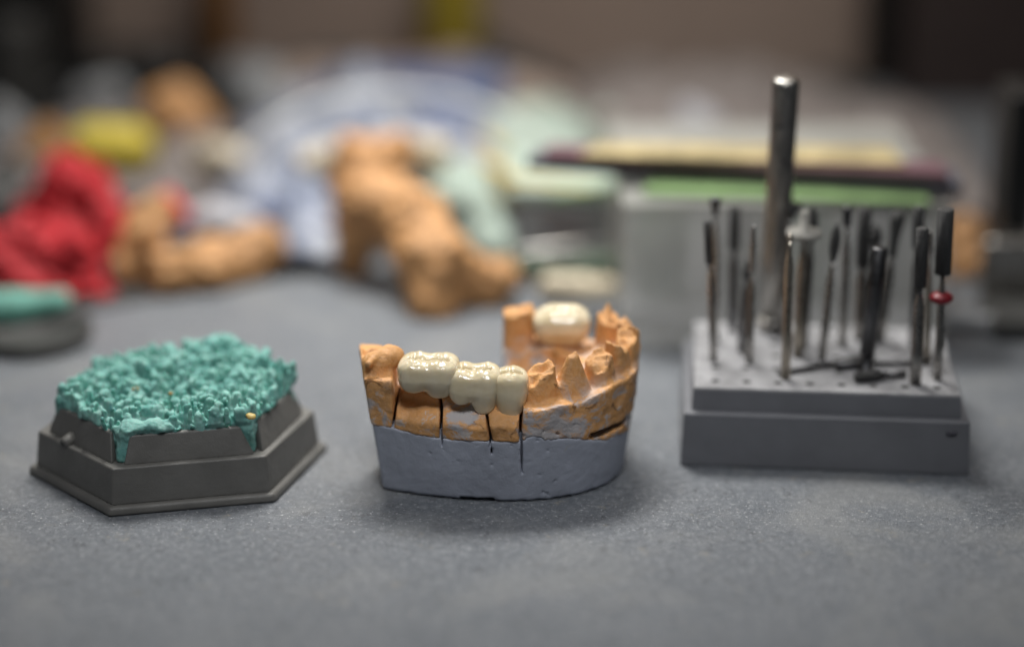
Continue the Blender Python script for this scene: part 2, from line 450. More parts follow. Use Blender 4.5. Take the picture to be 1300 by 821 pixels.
parts = [('end_section', -9, 0, None), ('die', 0, 1, 'die'), ('die', 1, 2, 'die'), ('die', 2, 3, 'die'), ('gum_arch', 3, 9, None)]
for nm, a_, b_, _ in parts:
    D = org
    if a_ >= 0:
        cxp, tl, z0, w = cuts[a_]; w = (w+.006)*sst(.12, .34, U); sgn = X-cxp-tl*(Z-1.6)-.02*np.sin(Z*6+cxp*3)
        D = smax(D, w-np.where(Y < 2.1, sgn, 9), .045)
    if b_ < 9:
        cxp, tl, z0, w = cuts[b_]; w = (w+.006)*sst(.12, .34, U); sgn = X-cxp-tl*(Z-1.6)-.02*np.sin(Z*6+cxp*3)
        D = smax(D, sgn+w, .045); D = np.maximum(D, Y-2.3)
    V, Q = sdf_mesh(D, LO, HS)
    mesh_obj(nm, V, Q, M['stone'], cast)

# dark residue lying in the crease and in the short groove, just under the surface of the stone
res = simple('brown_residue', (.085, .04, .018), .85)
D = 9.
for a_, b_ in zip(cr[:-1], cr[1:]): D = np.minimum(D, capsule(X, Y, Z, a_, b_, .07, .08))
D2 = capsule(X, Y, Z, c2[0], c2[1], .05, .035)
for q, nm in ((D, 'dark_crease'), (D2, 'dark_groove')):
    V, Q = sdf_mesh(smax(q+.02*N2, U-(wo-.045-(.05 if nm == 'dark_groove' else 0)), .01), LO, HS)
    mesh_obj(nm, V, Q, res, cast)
# ------------------------------------------------------------------ ceramic crowns
def crown(label, c, yaw, ra, rb, zt, lobes, seed=0, ex=3.0, rnd_=.13, sag=.15, h=.020, group='ceramic crowns seated on the dental cast'):
    """c: centre (x, y); zt: height of the chewing edge; lobes: (offset along the crown, half width, z of the lower edge)"""
    zl = min(l[2] for l in lobes)
    lo = (c[0]-ra-.25, c[1]-rb-.25, zl-.15); hi = (c[0]+ra+.25, c[1]+rb+.25, zt+.35)
    X, Y, Z = grid(lo, hi, h)
    ca, sa = math.cos(yaw), math.sin(yaw)
    a, b = (X-c[0])*ca+(Y-c[1])*sa, -(X-c[0])*sa+(Y-c[1])*ca
    f = 1-.27*sst(zt-.35, zl, Z)-.10*sst(zt-.22, zt+.15, Z)
    D = None
    for (la, wa, zb_) in lobes:
        q = ((np.abs(a-la)/(wa*f))**ex+(np.abs(b)/(rb*f))**(ex+.2))**(1/(ex+.1))
        e = (q-1)*min(wa, rb)
        # lower edge sags in the middle of each lobe
        bot = zb_+sag*((a-la)/wa)**2+.25*sst(-.1, .6, b)
        e = smax(e, bot-Z, .10)
        D = e if D is None else smin(D, e, .16)
    # chewing surface: rounded cusps round a branching fissure
    cus = 0
    for (la, wa, zb_) in lobes:
        cus = cus+.10*np.exp(-((a-la)/(wa*.62))**2-((b+rb*.5)/(rb*.42))**2)+.09*np.exp(-((a-la-.03)/(wa*.62))**2-((b-rb*.48)/(rb*.42))**2)
    wob = .05*fbm(X, Y, Z*0, 5.0, 2, seed)
    fis = .13*np.exp(-((b+wob)/.06)**2)*(np.abs(a) < ra*.72)
    for (la, wa, zb_) in lobes: fis = fis+.05*np.exp(-((a-la+wob+.12*b)/.035)**2)*np.exp(-(b/(rb*.6))**2)
    rg = np.abs(fbm(X, Y, Z*0, 7.0, 2, seed+1))
    top = zt-.04+cus-fis-.05*rg
    D = smax(D, Z-top, rnd_)
    D = D-.010*fbm(X, Y, Z, 4.0, 2, 2)
    V, Q = sdf_mesh(D, lo, h)
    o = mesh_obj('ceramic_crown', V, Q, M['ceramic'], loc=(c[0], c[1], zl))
    tag(o, label, 'dental crown', group)
    return o
crown('broad cream molar crown leftmost of the three glazed crowns in a row', (-1.80, .36), -.12, .63, .52, 3.17,
      [(-.30, .36, 2.46), (.26, .40, 2.36)], 1)
crown('cream double crown with two lobes between the broad molar crown and the pointed single crown', (-.83, .26), -.08, .54, .50, 2.98,
      [(-.25, .32, 2.24), (.24, .35, 2.02)], 2, 2.8, .13, .22)
crown('tall narrow cream crown with pointed lower edge at the right end of the crown row', (-.03, .20), .0, .36, .46, 2.92,
      [(.0, .39, 1.90)], 3, 2.5, .13, .34)
bc = A(713, 414, 3.4)
crown('single rounded cream molar crown on the far arm of the cast', (bc[0], 3.40), -.05, .64, .56, 3.19,
      [(-.22, .46, 2.46), (.22, .46, 2.44)], 4, 2.4, .26)

# ================================================================== HEXAGONAL TRAY AND WAX
a_, b_, c_, d_ = G(35, 601)[:2], G(138, 657)[:2], G(350, 638)[:2], G(417, 571)[:2]
mid = (a_+d_)/2
hexo = [a_, b_, c_, d_, 2*mid-b_, 2*mid-c_]
hexc = sum(hexo)/6
def inset(poly, d):
    n = len(poly); out = []
    for i in range(n):
        p0, p1, p2 = poly[i-1], poly[i], poly[(i+1) % n]
        e1, e2 = (p1-p0)/np.linalg.norm(p1-p0), (p2-p1)/np.linalg.norm(p2-p1)
        n1, n2 = np.array((-e1[1], e1[0])), np.array((-e2[1], e2[0]))
        bs = (n1+n2); bs /= np.linalg.norm(bs)
        out.append(p1+bs*d/(bs@n1))
    return out
def ringz(poly, z): return [(p[0], p[1], z) for p in poly]
tray = thing('hexagonal_tray', 'dark grey six sided rubber tray with stepped rim, filled with turquoise wax', 'tray', (*hexc, 0))
V, Fc = frustum(ringz(hexo, 0), ringz(inset(hexo, .05), .20)); bevel(mesh_obj('flange', V, Fc, M['tray'], tray), .07)
V, Fc = frustum(ringz(inset(hexo, .17), .18), ringz(inset(hexo, .26), 1.02)); bevel(mesh_obj('lower_step', V, Fc, M['tray'], tray), .05)
ub, ut = inset(hexo, .40), inset(hexo, .60)
ib, it = inset(hexo, .62), inset(hexo, .72)
for i in range(6):
    j = (i+1) % 6
    e = (hexo[j]-hexo[i]); e /= np.linalg.norm(e)
    g0, g1, gt0, gt1 = .10, .14, .22, .30
    if i == 1: g0, g1 = .16, .12
    def pt(P_, q, d, z):
        return (P_[q][0]+e[0]*d, P_[q][1]+e[1]*d, z)
    zt = 1.62+rnd.uniform(-.02, .02)
    bot = [pt(ub, i, g0, 1.0), pt(ub, j, -g1, 1.0), pt(ib, j, -g1, 1.0), pt(ib, i, g0, 1.0)]
    top = [pt(ut, i, gt0, zt), pt(ut, j, -gt1, zt), pt(it, j, -gt1, zt), pt(it, i, gt0, zt)]
    V, Fc = frustum(bot, top)
    bevel(mesh_obj('rim_panel', V, Fc, M['tray'], tray), .045)
# small moulded boss on the left face
bp = hexo[0]*.62+hexo[1]*.38; nrm = np.array(((hexo[1]-hexo[0])[1], -(hexo[1]-hexo[0])[0])); nrm /= np.linalg.norm(nrm)
q0 = np.array((*(bp-nrm*.52), 1.12)); q1 = np.array((*(bp-nrm*.25), 1.02))
V, Fc = lathe(q0, q1, [(0, .15), (.26, .15), (.31, .12), (.31, .07), (.24, .05)], 20); mesh_obj('moulded_boss', V, Fc, M['tray'], tray)

# wax: thousands of blunt crumbs as one carved surface
def wax_block():
    h = .027
    wl = inset(hexo, .585)
    xs = [p[0] for p in wl]; ys = [p[1] for p in wl]
    lo = (min(xs)-.25, min(ys)-.25, .95); hi = (max(xs)+.25, max(ys)+.25, 2.75)
    X, Y, Z = grid(lo, hi, h)
    x2, y2 = X[:, :, 0], Y[:, :, 0]
    dh = np.full(x2.shape, -1e9)
    for i in range(6):
        p, q = wl[i], wl[(i+1) % 6]; e = (q-p)/np.linalg.norm(q-p)
        dh = np.maximum(dh, (x2-p[0])*e[1]-(y2-p[1])*e[0])
    dh = -(-dh)
    # lumps: blunt spikes, each with its own height and lean
    rs = np.random.RandomState(11)
    n = 3800
    cx_, cy_ = rs.uniform(lo[0], hi[0], n), rs.uniform(lo[1], hi[1], n)
    # overall relief: higher towards the back right
    def relief(x, y):
        return 1.80+.17*sst(1.2, 3.6, y)+.13*sst(-8.5, -5.5, x)+.06*np.sin(x*1.9+1)*np.sin(y*1.7)+.10*vn(x, y, x*0, .8, 2)*2
    D = np.full(X.shape, 9., np.float32)
    D = np.maximum(dh[:, :, None]+.06, Z-(relief(x2, y2)[:, :, None]-.34))
    for k in range(n):
        r = rs.uniform(.045, .10) if k % 4 else rs.uniform(.10, .20); x, y = cx_[k], cy_[k]
        hz = relief(x, y)+rs.uniform(-.24, .20)-r*.2
        lx, ly = rs.uniform(-.10, .10, 2)
        i0, i1 = int((x-.42-lo[0])/h), int((x+.42-lo[0])/h)+1; j0, j1 = int((y-.42-lo[1])/h), int((y+.42-lo[1])/h)+1
        i0, j0 = max(0, i0), max(0, j0)
        dc = dh[min(max(int((x-lo[0])/h), 0), dh.shape[0]-1), min(max(int((y-lo[1])/h), 0), dh.shape[1]-1)]
        if dc > -.03: continue
        if ((x-wl[1][0]-.55)/.62)**2+((y-wl[1][1]-.30)/.34)**2 < 1: continue
        if dc > -.45 : hz -= .07*(dc+.45)/.45
        sl = (slice(i0, i1), slice(j0, j1), slice(int(.35/h), None))
        if X[sl].size == 0: continue
        c = capsule(X[sl], Y[sl], Z[sl], (x, y, 1.3), (x+lx, y+ly, hz+.03), r*1.1, r*.60)
        D[sl] = smin(D[sl], c, .025)
    # smooth spill over the front left corner and into the gaps between the rim panels
    f = wl[1]
    D = smin(D, ellipsoid(X, Y, Z, (f[0]+.40, f[1]+.24, 1.60), (.42, .26, .24), .15), .10)
    D = smin(D, ellipsoid(X, Y, Z, (f[0]+.78, f[1]+.36, 1.66), (.34, .24, .22), .1), .12)
    lim = dh[:, :, None]-.10*sst(1.62, 1.75, Z)+.10*vn(X, Y, Z, 4., 1)
    D = smax(D, lim+.05, .04)
    for i, rr in enumerate((.12, .17, .13, .12, .1, .1)):
        o_ = ib[i]; q = hexo[i]+(hexc-hexo[i])/np.linalg.norm(hexc-hexo[i])*.76
        D = smin(D, capsule(X, Y, Z, (q[0], q[1], 1.05), (q[0]+(hexc[0]-q[0])*.12, q[1]+(hexc[1]-q[1])*.12, 1.66), rr*.8, rr*1.3), .16)
    D = D+.07*fbm(X, Y, Z, 3.5, 2, 2)+.045*fbm(X, Y, Z, 13., 1, 3)
    D = np.maximum(D, 1.03-Z)
    V, Q = sdf_mesh(D, lo, h)
    o = mesh_obj('wax_block', V, Q, M['wax'], loc=(*hexc, 1.03))
    tag(o, 'crumbly turquoise wax with a rough spiky top heaped in the hexagonal tray', 'wax')
wax_block()
for i, (px, py, r, lab) in enumerate(((172, 494, .07, 'tiny amber crumb on the wax, left of the other crumbs'), (217, 499, .06, 'tiny brown crumb on the middle of the wax'), (318, 528, .10, 'small pale yellow crumb on the wax near the right rim gap'))):
    p = G(px, py, 2.0)
    X, Y, Z = grid(p-.2, p+.2, .02)
    D = ellipsoid(X, Y, Z, p, (r*1.3, r, r*.7), i)-.03*fbm(X, Y, Z, 9, 2, i)
    V, Q = sdf_mesh(D, p-.2, .02)
    tag(mesh_obj('wax_crumb', V, Q, M['chip'] if i < 2 else M['yellowwax']), lab, 'crumb', 'crumbs lying on the wax')

# ================================================================== BUR BLOCK
fl, fr = G(863, 591), G(1230, 604)
ex = (fr-fl)[:2]; W = np.linalg.norm(ex); ex /= W; ey = np.array((-ex[1], ex[0])); D_ = 4.95
def bq(u0, u1, v0, v1, z):
    o = fl[:2]
    return [(*(o+ex*u+ey*v), z) for u, v in ((u0, v0), (u1, v0), (u1, v1), (u0, v1))]
BT = 1.82
blk = thing('bur_block', 'two tier grey bur stand with a pale drilled top, full of metal burs', 'bur stand', (*(fl[:2]+ex*W/2+ey*D_/2), 0))
V, Fc = frustum(bq(0, W, 0, D_, 0), bq(.05, W-.05, .05, D_-.05, 1.28)); bevel(mesh_obj('lower_tier', V, Fc, M['block'], blk), .05)
V, Fc = frustum(bq(.22, W-.22, .24, D_-.24, 1.2), bq(.26, W-.26, .28, D_-.28, BT-.05)); bevel(mesh_obj('upper_tier', V, Fc, M['block'], blk), .03)
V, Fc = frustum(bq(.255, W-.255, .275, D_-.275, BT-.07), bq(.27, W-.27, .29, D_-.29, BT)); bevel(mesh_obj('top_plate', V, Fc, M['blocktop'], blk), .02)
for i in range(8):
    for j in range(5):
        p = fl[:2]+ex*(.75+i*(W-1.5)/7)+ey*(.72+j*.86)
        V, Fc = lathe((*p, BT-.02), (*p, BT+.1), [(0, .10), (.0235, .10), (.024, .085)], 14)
        mesh_obj('hole_disc', V, Fc, M['hole_disc'], blk)  # flat dark disc, its colour gives the look of depth

eo = fl[:2]+ex*(W-.45)+ey*.03
V, Fc = [], []
for k in range(20):
    a = 2*math.pi*k/20; V.append((*(eo+ex*.13*math.cos(a)+ey*.0), 1.02+.05*math.sin(a)))
V += [(v[0]-ey[0]*.03, v[1]-ey[1]*.03, v[2]) for v in V]
Fc = [tuple(range(20))[::-1], tuple(range(20, 40))]+[(i, (i+1) % 20, 20+(i+1) % 20, 20+i) for i in range(20)]
mesh_obj('oval_mark', V, Fc, M['slate'], blk)
def bur(label, bx, by, tx, ty, kind, rpx=5, head=.3, hr=None, mat='steel', hmat='grit', dy=0.0, z0=None, ring=False):
    """a bur standing in the block: base pixel on its top, tip pixel, head as a share of the length"""
    p0 = G(bx, by, BT+.0); p0[2] = BT-.3+.3
    p1 = A(tx, ty, p0[1]+dy)
    L = float(np.linalg.norm(p1-p0)); r = rpx*cmpp(p0[1], 3)/1
    hr = (hr if hr else rpx*1.2)*.96*cmpp(p0[1], 3); r *= 1.02
    t = thing('bur', label, 'bur', p0, 'burs standing in the bur block')
    hl = L*head; s_ = L-hl
    V, Fc = lathe(p0, p1, [(0, r), (s_*.35, r), (s_*.36, r*.93), (s_*.80, r*.93), (s_*.92, r*.55), (s_, r*.5)], 20)
    mesh_obj('shank', V, Fc, M[mat], t)
    e = .0
    if kind == 'cyl': pr = [(0, hr*.6), (.03, hr), (hl-.03, hr), (hl, hr*.75)]
    elif kind == 'taper': pr = [(0, hr*.8), (.05, hr), (hl*.6, hr*.8), (hl-.05, hr*.45), (hl, hr*.2)]
    elif kind == 'flare': pr = [(0, hr*.5), (hl*.3, hr*.6), (hl*.85, hr), (hl, hr*.8)]
    elif kind == 'round': pr = [(hl*q, max(.01, hr*math.sin(math.pi*min(.985, .12+.86*q)))) for q in np.linspace(0, 1, 12)]
    elif kind == 'pear': pr = [(hl*q, max(.01, hr*(.45+.55*math.sin(math.pi*q))*(1 if q < .9 else .6))) for q in np.linspace(0, 1, 12)]
    elif kind == 'disc': pr = [(0, hr*.2), (hl*.28, hr*.25), (hl*.30, hr), (hl*.44, hr), (hl*.46, hr*.3), (hl*.95, hr*.26), (hl, hr*.18)]
    elif kind == 'cup': pr = [(0, hr*.3), (hl*.3, hr*.55), (hl*.75, hr), (hl, hr*.95)]
    d0 = p0+(p1-p0)*(s_/L)
    V, Fc = lathe(d0, p1, pr, 24); mesh_obj('head', V, Fc, M[hmat], t)
    if ring:
        c = p0+(p1-p0)*.5
        V, Fc = lathe(c-(p1-p0)/L*.17, p1, [(0, r*1.4), (.03, r*2.2), (.08, r*2.6), (.15, r*2.6), (.19, r*2.3), (.24, r*1.4)], 26); mesh_obj('ring', V, Fc, M['red_ring'], t)
    return t
bur('thin dark bur at the left front edge of the block with long dark head', 906, 458, 898, 281, 'cyl', 4.5, .30, 5.5)
bur('tall bur with small knob tip behind the left front bur', 908, 432, 908, 250, 'flare', 4.5, .12, 8, 'steel', 'dark')
bur('slim dark bur between the knob tipped bur and the thick steel rod', 930, 418, 933, 261, 'cyl', 6, .35, 7.5, 'dark')
bur('dark thin bur with pear head just behind the warm needle bur', 1019, 440, 1033, 262, 'pear', 6, .25, 8, 'dark')
bur('short grey bur leaning against its taller neighbour left of the steel rod', 941, 446, 949, 330, 'taper', 4.5, .2, 5.5, 'dark')
bur('light steel bur with fine tapered tip just left of the steel rod', 951, 460, 957, 286, 'taper', 5, .35, 5, 'steel', 'steel')
bur('pale warm coloured needle bur in the front row with tiny round tip', 997, 480, 1003, 296, 'round', 6.0, .05, 4.5, 'brass', 'brass')
bur('bur carrying a flat pale grinding disc right of the steel rod', 1013, 452, 1022, 268, 'disc', 7, .24, 23, 'brass', 'disc')
bur('bur with a flared pale cup head beside the steel rod', 985, 424, 1006, 258, 'cup', 5, .12, 13, 'steel', 'grit')
bur('leaning bur with slender dark flame head right of the grinding disc', 1043, 456, 1063, 283, 'pear', 5, .28, 7)
bur('straight thin bur with dark collar behind the leaning flame bur', 1070, 440, 1076, 262, 'cyl', 5, .14, 6, 'steel', 'dark')
bur('thick grey bur near the middle back of the block', 1092, 430, 1098, 262, 'cyl', 9, .45, 9.5, 'steel', 'grit')
bur('dark bur with rounded tip half hidden behind the front black rod', 1108, 436, 1112, 283, 'round', 6, .2, 8.5, 'dark')
bur('wide leaning bur with broad dark head right of centre', 1116, 432, 1141, 268, 'flare', 7, .35, 10, 'steel')
bur('black blunt rod bur in the front row right of centre', 1098, 474, 1117, 314, 'cyl', 8.5, .85, 10, 'dark', 'dark')
bur('tall slim dark bur behind the black headed bur', 1160, 440, 1167, 261, 'cyl', 6, .3, 7.5, 'dark')
bur('front bur with black cylinder head at the right of the block', 1162, 487, 1171, 289, 'cyl', 7.5, .38, 8.5, 'steel', 'grit')
bur('light steel bur squeezed between the two black headed burs', 1176, 462, 1181, 292, 'taper', 4.5, .2, 5, 'brass', 'steel')
bur('rightmost bur with long black rough head and red ring on its shank', 1190, 482, 1201, 265, 'cyl', 5.5, .38, 11, 'steel', 'grit', ring=True)
# the thick steel mandrel
p0 = G(979, 418, BT); p1 = A(998, 99, p0[1]-.4); L = float(np.linalg.norm(p1-p0)); r = 17.0*cmpp(p0[1], 6)
md = thing('steel_mandrel', 'thick polished steel rod towering over the burs in the block', 'metal rod', p0)
V, Fc = lathe(p0, p1, [(0, r*.9), (L*.3, r*1.05), (L*.31, r), (L-.14, r), (L-.08, r*.96), (L-.03, r*.85), (L, r*.6)], 32); mesh_obj('rod', V, Fc, M['mandrel'], md)
V, Fc = lathe(p0+(p1-p0)*.0, p1, [(0, r*1.12), (.3, r*1.12), (.34, r*1.02)], 32); mesh_obj('collar', V, Fc, M['steel'], md)
# burs lying across the top plate
def lying(label, a, b, r, mat, hmat, hfrac=.35):
    p, q = G(*a, BT+r), G(*b, BT+r+.05); L = float(np.linalg.norm(q-p))
    t = thing('loose_bur', label, 'bur', p, 'loose burs lying on the bur block')
    V, Fc = lathe(p, q, [(0, r*.7), (.05, r*.8), (L*(1-hfrac), r*.8)], 16); mesh_obj('shank', V, Fc, M[mat], t)
    s_ = p+(q-p)*(1-hfrac)
    V, Fc = lathe(s_, q, [(0, r), (.06, r*1.25), (L*hfrac-.05, r*1.2), (L*hfrac, r*.8)], 16); mesh_obj('head', V, Fc, M[hmat], t)
lying('long dark bur lying diagonally across the front of the block top', (988, 474), (1110, 452), .07, 'dark', 'grit')
lying('black bur lying level between the front black rod and the red ringed bur', (1180, 458), (1060, 463), .08, 'dark', 'dark')
lying('short thick black bur lying at the foot of the front black rod', (1150, 474), (1085, 478), .10, 'dark', 'grit', .5)

# ================================================================== CLUTTER AT THE BACK
def blob(name, label, cat, nodes, mat, group=None, amp=.26, nsc=1.1, k=.16, h=.085, dents=(), seed=0, zfloor=.02, flat=None):
    """nodes: chains of (px, py, depth, radius in px)"""
    if nodes and not isinstance(nodes[0], list): nodes = [nodes]
    Pn = [[(*A(px, py, y), rp*cmpp(y)) for px, py, y, rp in ch] for ch in nodes]
    al = np.array([q for ch in Pn for q in ch]); m = al[:, 3].max()+.35
    lo = al[:, :3].min(0)-m; hi = al[:, :3].max(0)+m; lo[2] = max(lo[2], -.2); hi[2] = max(hi[2], .8)
    X, Y, Z = grid(lo, hi, h)
    D = None
    for ch in Pn:
        if len(ch) == 1: ch = ch*2
        for a, b in zip(ch[:-1], ch[1:]):
            c = capsule(X, Y, Z, a[:3], b[:3], a[3], b[3]); D = c if D is None else smin(D, c, k)
    for (px, py, y, rp) in dents:
        q = A(px, py, y); r = rp*cmpp(y); D = smax(D, -(np.sqrt((X-q[0])**2+(Y-q[1])**2+(Z-q[2])**2)-r), .1)
    D = D-amp*fbm(X, Y, Z, nsc, 4, seed)*1.5+amp*1.1*np.abs(fbm(X, Y, Z, nsc*1.6, 3, seed+2))-amp*.35
    # let it stand on the table
    if zfloor is not None: D = np.maximum(D, zfloor-Z)
    if flat: D = smax(D, Z-flat, .1)
    V, Q = sdf_mesh(D, lo, h)
    o = mesh_obj(name, V, Q, mat if isinstance(mat, Mat) else M[mat])
    return tag(o, label, cat, group)
OM = 'orange plaster models in the clutter'
blob('plaster_model', 'large orange arch shaped plaster model on splayed legs behind the cast', 'plaster model',
     [[(446, 330, 15.5, 22), (450, 290, 15.5, 30), (480, 262, 15.0, 40), (525, 285, 14.0, 42), (550, 325, 12.8, 40), (548, 385, 12.2, 32)],
      [(552, 335, 12.8, 32), (600, 350, 12.9, 26), (632, 358, 13, 25)]], 'orange', OM, dents=[(500, 345, 11.8, 22)])
blob('plaster_model', 'orange plaster lump stacked on top behind the arch shaped model', 'plaster model',
     [(452, 240, 17.5, 32), (465, 205, 18.0, 32), (505, 195, 18.5, 26), (450, 260, 17.5, 24), (455, 300, 17.5, 20)], 'orange', OM, seed=2)
blob('plaster_model', 'cream plaster lump above the orange arch model', 'plaster model', [(500, 200, 20, 16), (545, 198, 20, 22), (548, 260, 20, 22)], 'cream', seed=3)
blob('plaster_model', 'long low orange brown plaster model beside the red pieces', 'plaster model',
     [[(165, 340, 14.5, 24), (180, 300, 15, 26), (200, 270, 15.5, 20)], [(205, 348, 14, 28), (260, 338, 14.6, 33), (300, 334, 15, 28), (338, 316, 15.5, 28)]], 'orange', OM, seed=4)
blob('plaster_model', 'round orange plaster model far back left', 'plaster model', [(225, 150, 28, 44), (232, 165, 28, 44), (225, 190, 28, 30)], 'orange', OM, amp=.25, seed=5)
blob('plaster_model', 'small dull orange plaster model beside the yellow block far left', 'plaster model', [(62, 180, 25, 24), (50, 205, 25, 24)], 'orangebrown', OM, seed=6)
blob('plaster_model', 'small orange plaster piece behind the right side of the bur block', 'plaster model', [(1225, 300, 16, 24), (1228, 335, 15.5, 26)], 'orange', OM, seed=7)
blob('silicone_impression', 'crimson silicone impression at the left edge, lower of the two', 'impression', [[(-10, 325, 13.8, 30), (40, 315, 14.2, 34), (85, 330, 14.0, 32), (112, 358, 13.6, 22)], [(20, 355, 13.6, 24), (80, 362, 13.4, 20)]], 'red', 'red silicone impressions', amp=.35, seed=1, dents=[(50, 338, 12.9, 16)])
blob('silicone_impression', 'crimson silicone impression standing behind the lower one', 'impression', [[(55, 275, 17.8, 30), (80, 228, 18.2, 30), (110, 240, 18, 30), (140, 270, 17.5, 28), (150, 300, 17.2, 22)], [(80, 290, 17.5, 30), (130, 310, 17.2, 20)]], 'red', 'red silicone impressions', amp=.35, seed=2, dents=[(95, 285, 16.2, 22)])
blob('yellow_block', 'bright yellow rounded plastic piece behind the red impressions', 'plastic piece', [(115, 180, 24, 26), (165, 188, 24, 30), (150, 210, 24, 22)], 'yellow', seed=3, amp=.1)
blob('pink_impression', 'small pink red silicone scrap beside the grey plastic film', 'impression', [(215, 255, 17.5, 14), (230, 275, 17, 14)], 'red', 'red silicone impressions', seed=4)
blob('mint_tray', 'mint green plastic tray piece at the left edge in front of the red impressions', 'plastic tray', [(-40, 392, 10.8, 22), (20, 390, 11.2, 22), (75, 382, 11.6, 16)], 'mint', amp=.05, flat=1.1)
# round dark dish at the left
c = G(45, 432); t = tag(mesh_obj('metal_dish', *lathe(c, c+np.array((0, 0, 1.)), [(0, 1.3), (.03, 1.45), (.30, 1.55), (.34, 1.55), (.34, 1.42), (.12, 1.3)], 40), M['charcoal']), 'shallow dark round dish at the left edge of the table', 'dish')
# dark thin sheet under the orange brown model
q = [G(95, 398), G(372, 350), G(340, 300), G(60, 330)]
V, Fc = frustum([(p[0], p[1], .005) for p in q], [(p[0], p[1], .10) for p in q]); bevel(tag(mesh_obj('backing_sheet', V, Fc, M['charcoal']), 'thin dark sheet lying under the long orange brown model', 'sheet'), .03)
blob('pale_model', 'pale lilac plaster piece behind the orange brown model', 'plaster model', [(240, 300, 17.8, 22), (275, 285, 18, 26), (310, 290, 18, 24)], 'white', 'pale plaster models in the clutter', seed=5)
blob('pale_model', 'pale mint plaster model right of the orange arch model', 'plaster model', [[(575, 250, 18, 26), (600, 270, 18, 24), (615, 310, 17.5, 24)], [(590, 230, 19, 24), (640, 320, 17, 16)]], 'palemint', 'pale plaster models in the clutter', seed=6, amp=.25)
blob('wax_piece', 'yellow wax piece lying between the mint model and the grey container', 'wax piece', [(622, 225, 21, 22), (640, 240, 20.8, 20), (690, 232, 21, 12)], 'yellowwax', seed=7)
blob('cream_model', 'cream plaster model low in front of the grey container', 'plaster model', [(705, 366, 13.2, 17), (765, 366, 13.4, 17)], 'cream', 'pale plaster models in the clutter', seed=1, amp=.15)
blob('dark_green_piece', 'dark green and grey strip between the cream model and the grey container', 'plastic piece', [(655, 338, 14.8, 15), (720, 345, 14.6, 15), (780, 342, 14.8, 15)], 'darkgreen', seed=2, amp=.2)
# grey plastic container
p0, p1 = A(650, 330, 16.5), A(792, 330, 16.5)
gc = thing('grey_container', 'low grey plastic container with lid behind the cast', 'container', ((p0[0]+p1[0])/2, 18, 0))
V, Fc = box(p0[0], p1[0], 16.5, 20.5, 0.02, 1.9); bevel(mesh_obj('tub', V, Fc, M['grey'], gc), .35)
V, Fc = box(p0[0]-.1, p1[0]+.1, 16.4, 20.6, 1.92, 2.35); bevel(mesh_obj('lid', V, Fc, M['palemint'], gc), .15)
V, Fc = box(p0[0]+1.0, p0[0]+2.2, 16.45, 16.6, 1.0, 1.25); mesh_obj('sticker', V, Fc, M['maroon'], gc, smooth=False)

# frosted box behind the burs
p0, p1 = A(790, 400, 9.5), A(1195, 400, 9.5)
fb = thing('frosted_box', 'milky clear plastic box standing behind the bur block', 'box', ((p0[0]+p1[0])/2, 12, 0))
x0, x1 = p0[0], p1[0]; hb = 3.75
for a in (box(x0, x1, 9.4, 9.55, .02, hb), box(x0, x1, 17.4, 17.55, .02, hb), box(x0, x0+.15, 9.56, 17.39, .02, hb), box(x1-.15, x1, 9.56, 17.39, .02, hb)):
    mesh_obj('side_panel', *a, M['frost'], fb, smooth=False)
bevel(mesh_obj('lid', *box(x0-.08, x1+.08, 9.3, 17.65, hb+.01, hb+.22), M['frostlid'], fb), .06)
mesh_obj('bottom', *box(x0+.2, x1-.2, 9.6, 17.3, .02, .1), M['white'], fb, smooth=False)
for i in range(4):
    xx = x0+1.3+i*2.0; 
    V, Fc = lathe((xx, 13.5, .12), (xx, 13.5, 1.), [(0, .8), (2.2, .8), (2.3, .6), (2.9, .6)], 24)
    tag(mesh_obj('pale_pot', V, Fc, M['white'] if i % 2 else M['palemint']), ['white lidded pot inside the frosted box, nearest its left side', 'pale mint pot inside the frosted box behind the steel rod', 'white pot inside the frosted box behind the middle burs', 'pale mint pot inside the frosted box nearest its right side'][(i*1+1) % 4 if False else i] if False else ['mint pot in the frosted box at its left end', 'white pot in the frosted box behind the steel rod', 'mint pot in the frosted box behind the middle burs', 'white pot in the frosted box at its right end'][i], 'pot', 'pots standing in the frosted box')
zt = hb+.23
def sheet(name, label, pts, z, th, mat, cat='card'):
    q = [G(px, py, z) for px, py in pts]
    V, Fc = frustum([(p[0], p[1], z) for p in q], [(p[0], p[1], z+th) for p in q])
    return tag(bevel(mesh_obj(name, V, Fc, M[mat]), min(.04, th*.3)), label, cat, 'cards stacked on the frosted box')
sheet('green_card', 'bright green card on the lid of the frosted box, under the maroon strip', [(815, 249), (1180, 262), (1172, 240), (825, 232)], zt, .12, 'green')
sheet('slate_strip', 'long slate grey strip lying across the frosted box', [(668, 216), (1222, 250), (1210, 228), (690, 200)], zt+.13, .34, 'slate')
sheet('maroon_strip', 'long maroon strip resting on the slate grey strip', [(690, 205), (1205, 232), (1195, 216), (700, 192)], zt+.48, .24, 'maroon')
sheet('cream_card', 'dull cream yellow card on top of the maroon strip behind the steel rod', [(735, 200), (1150, 212), (1130, 190), (760, 184)], zt+.73, .08, 'straw')

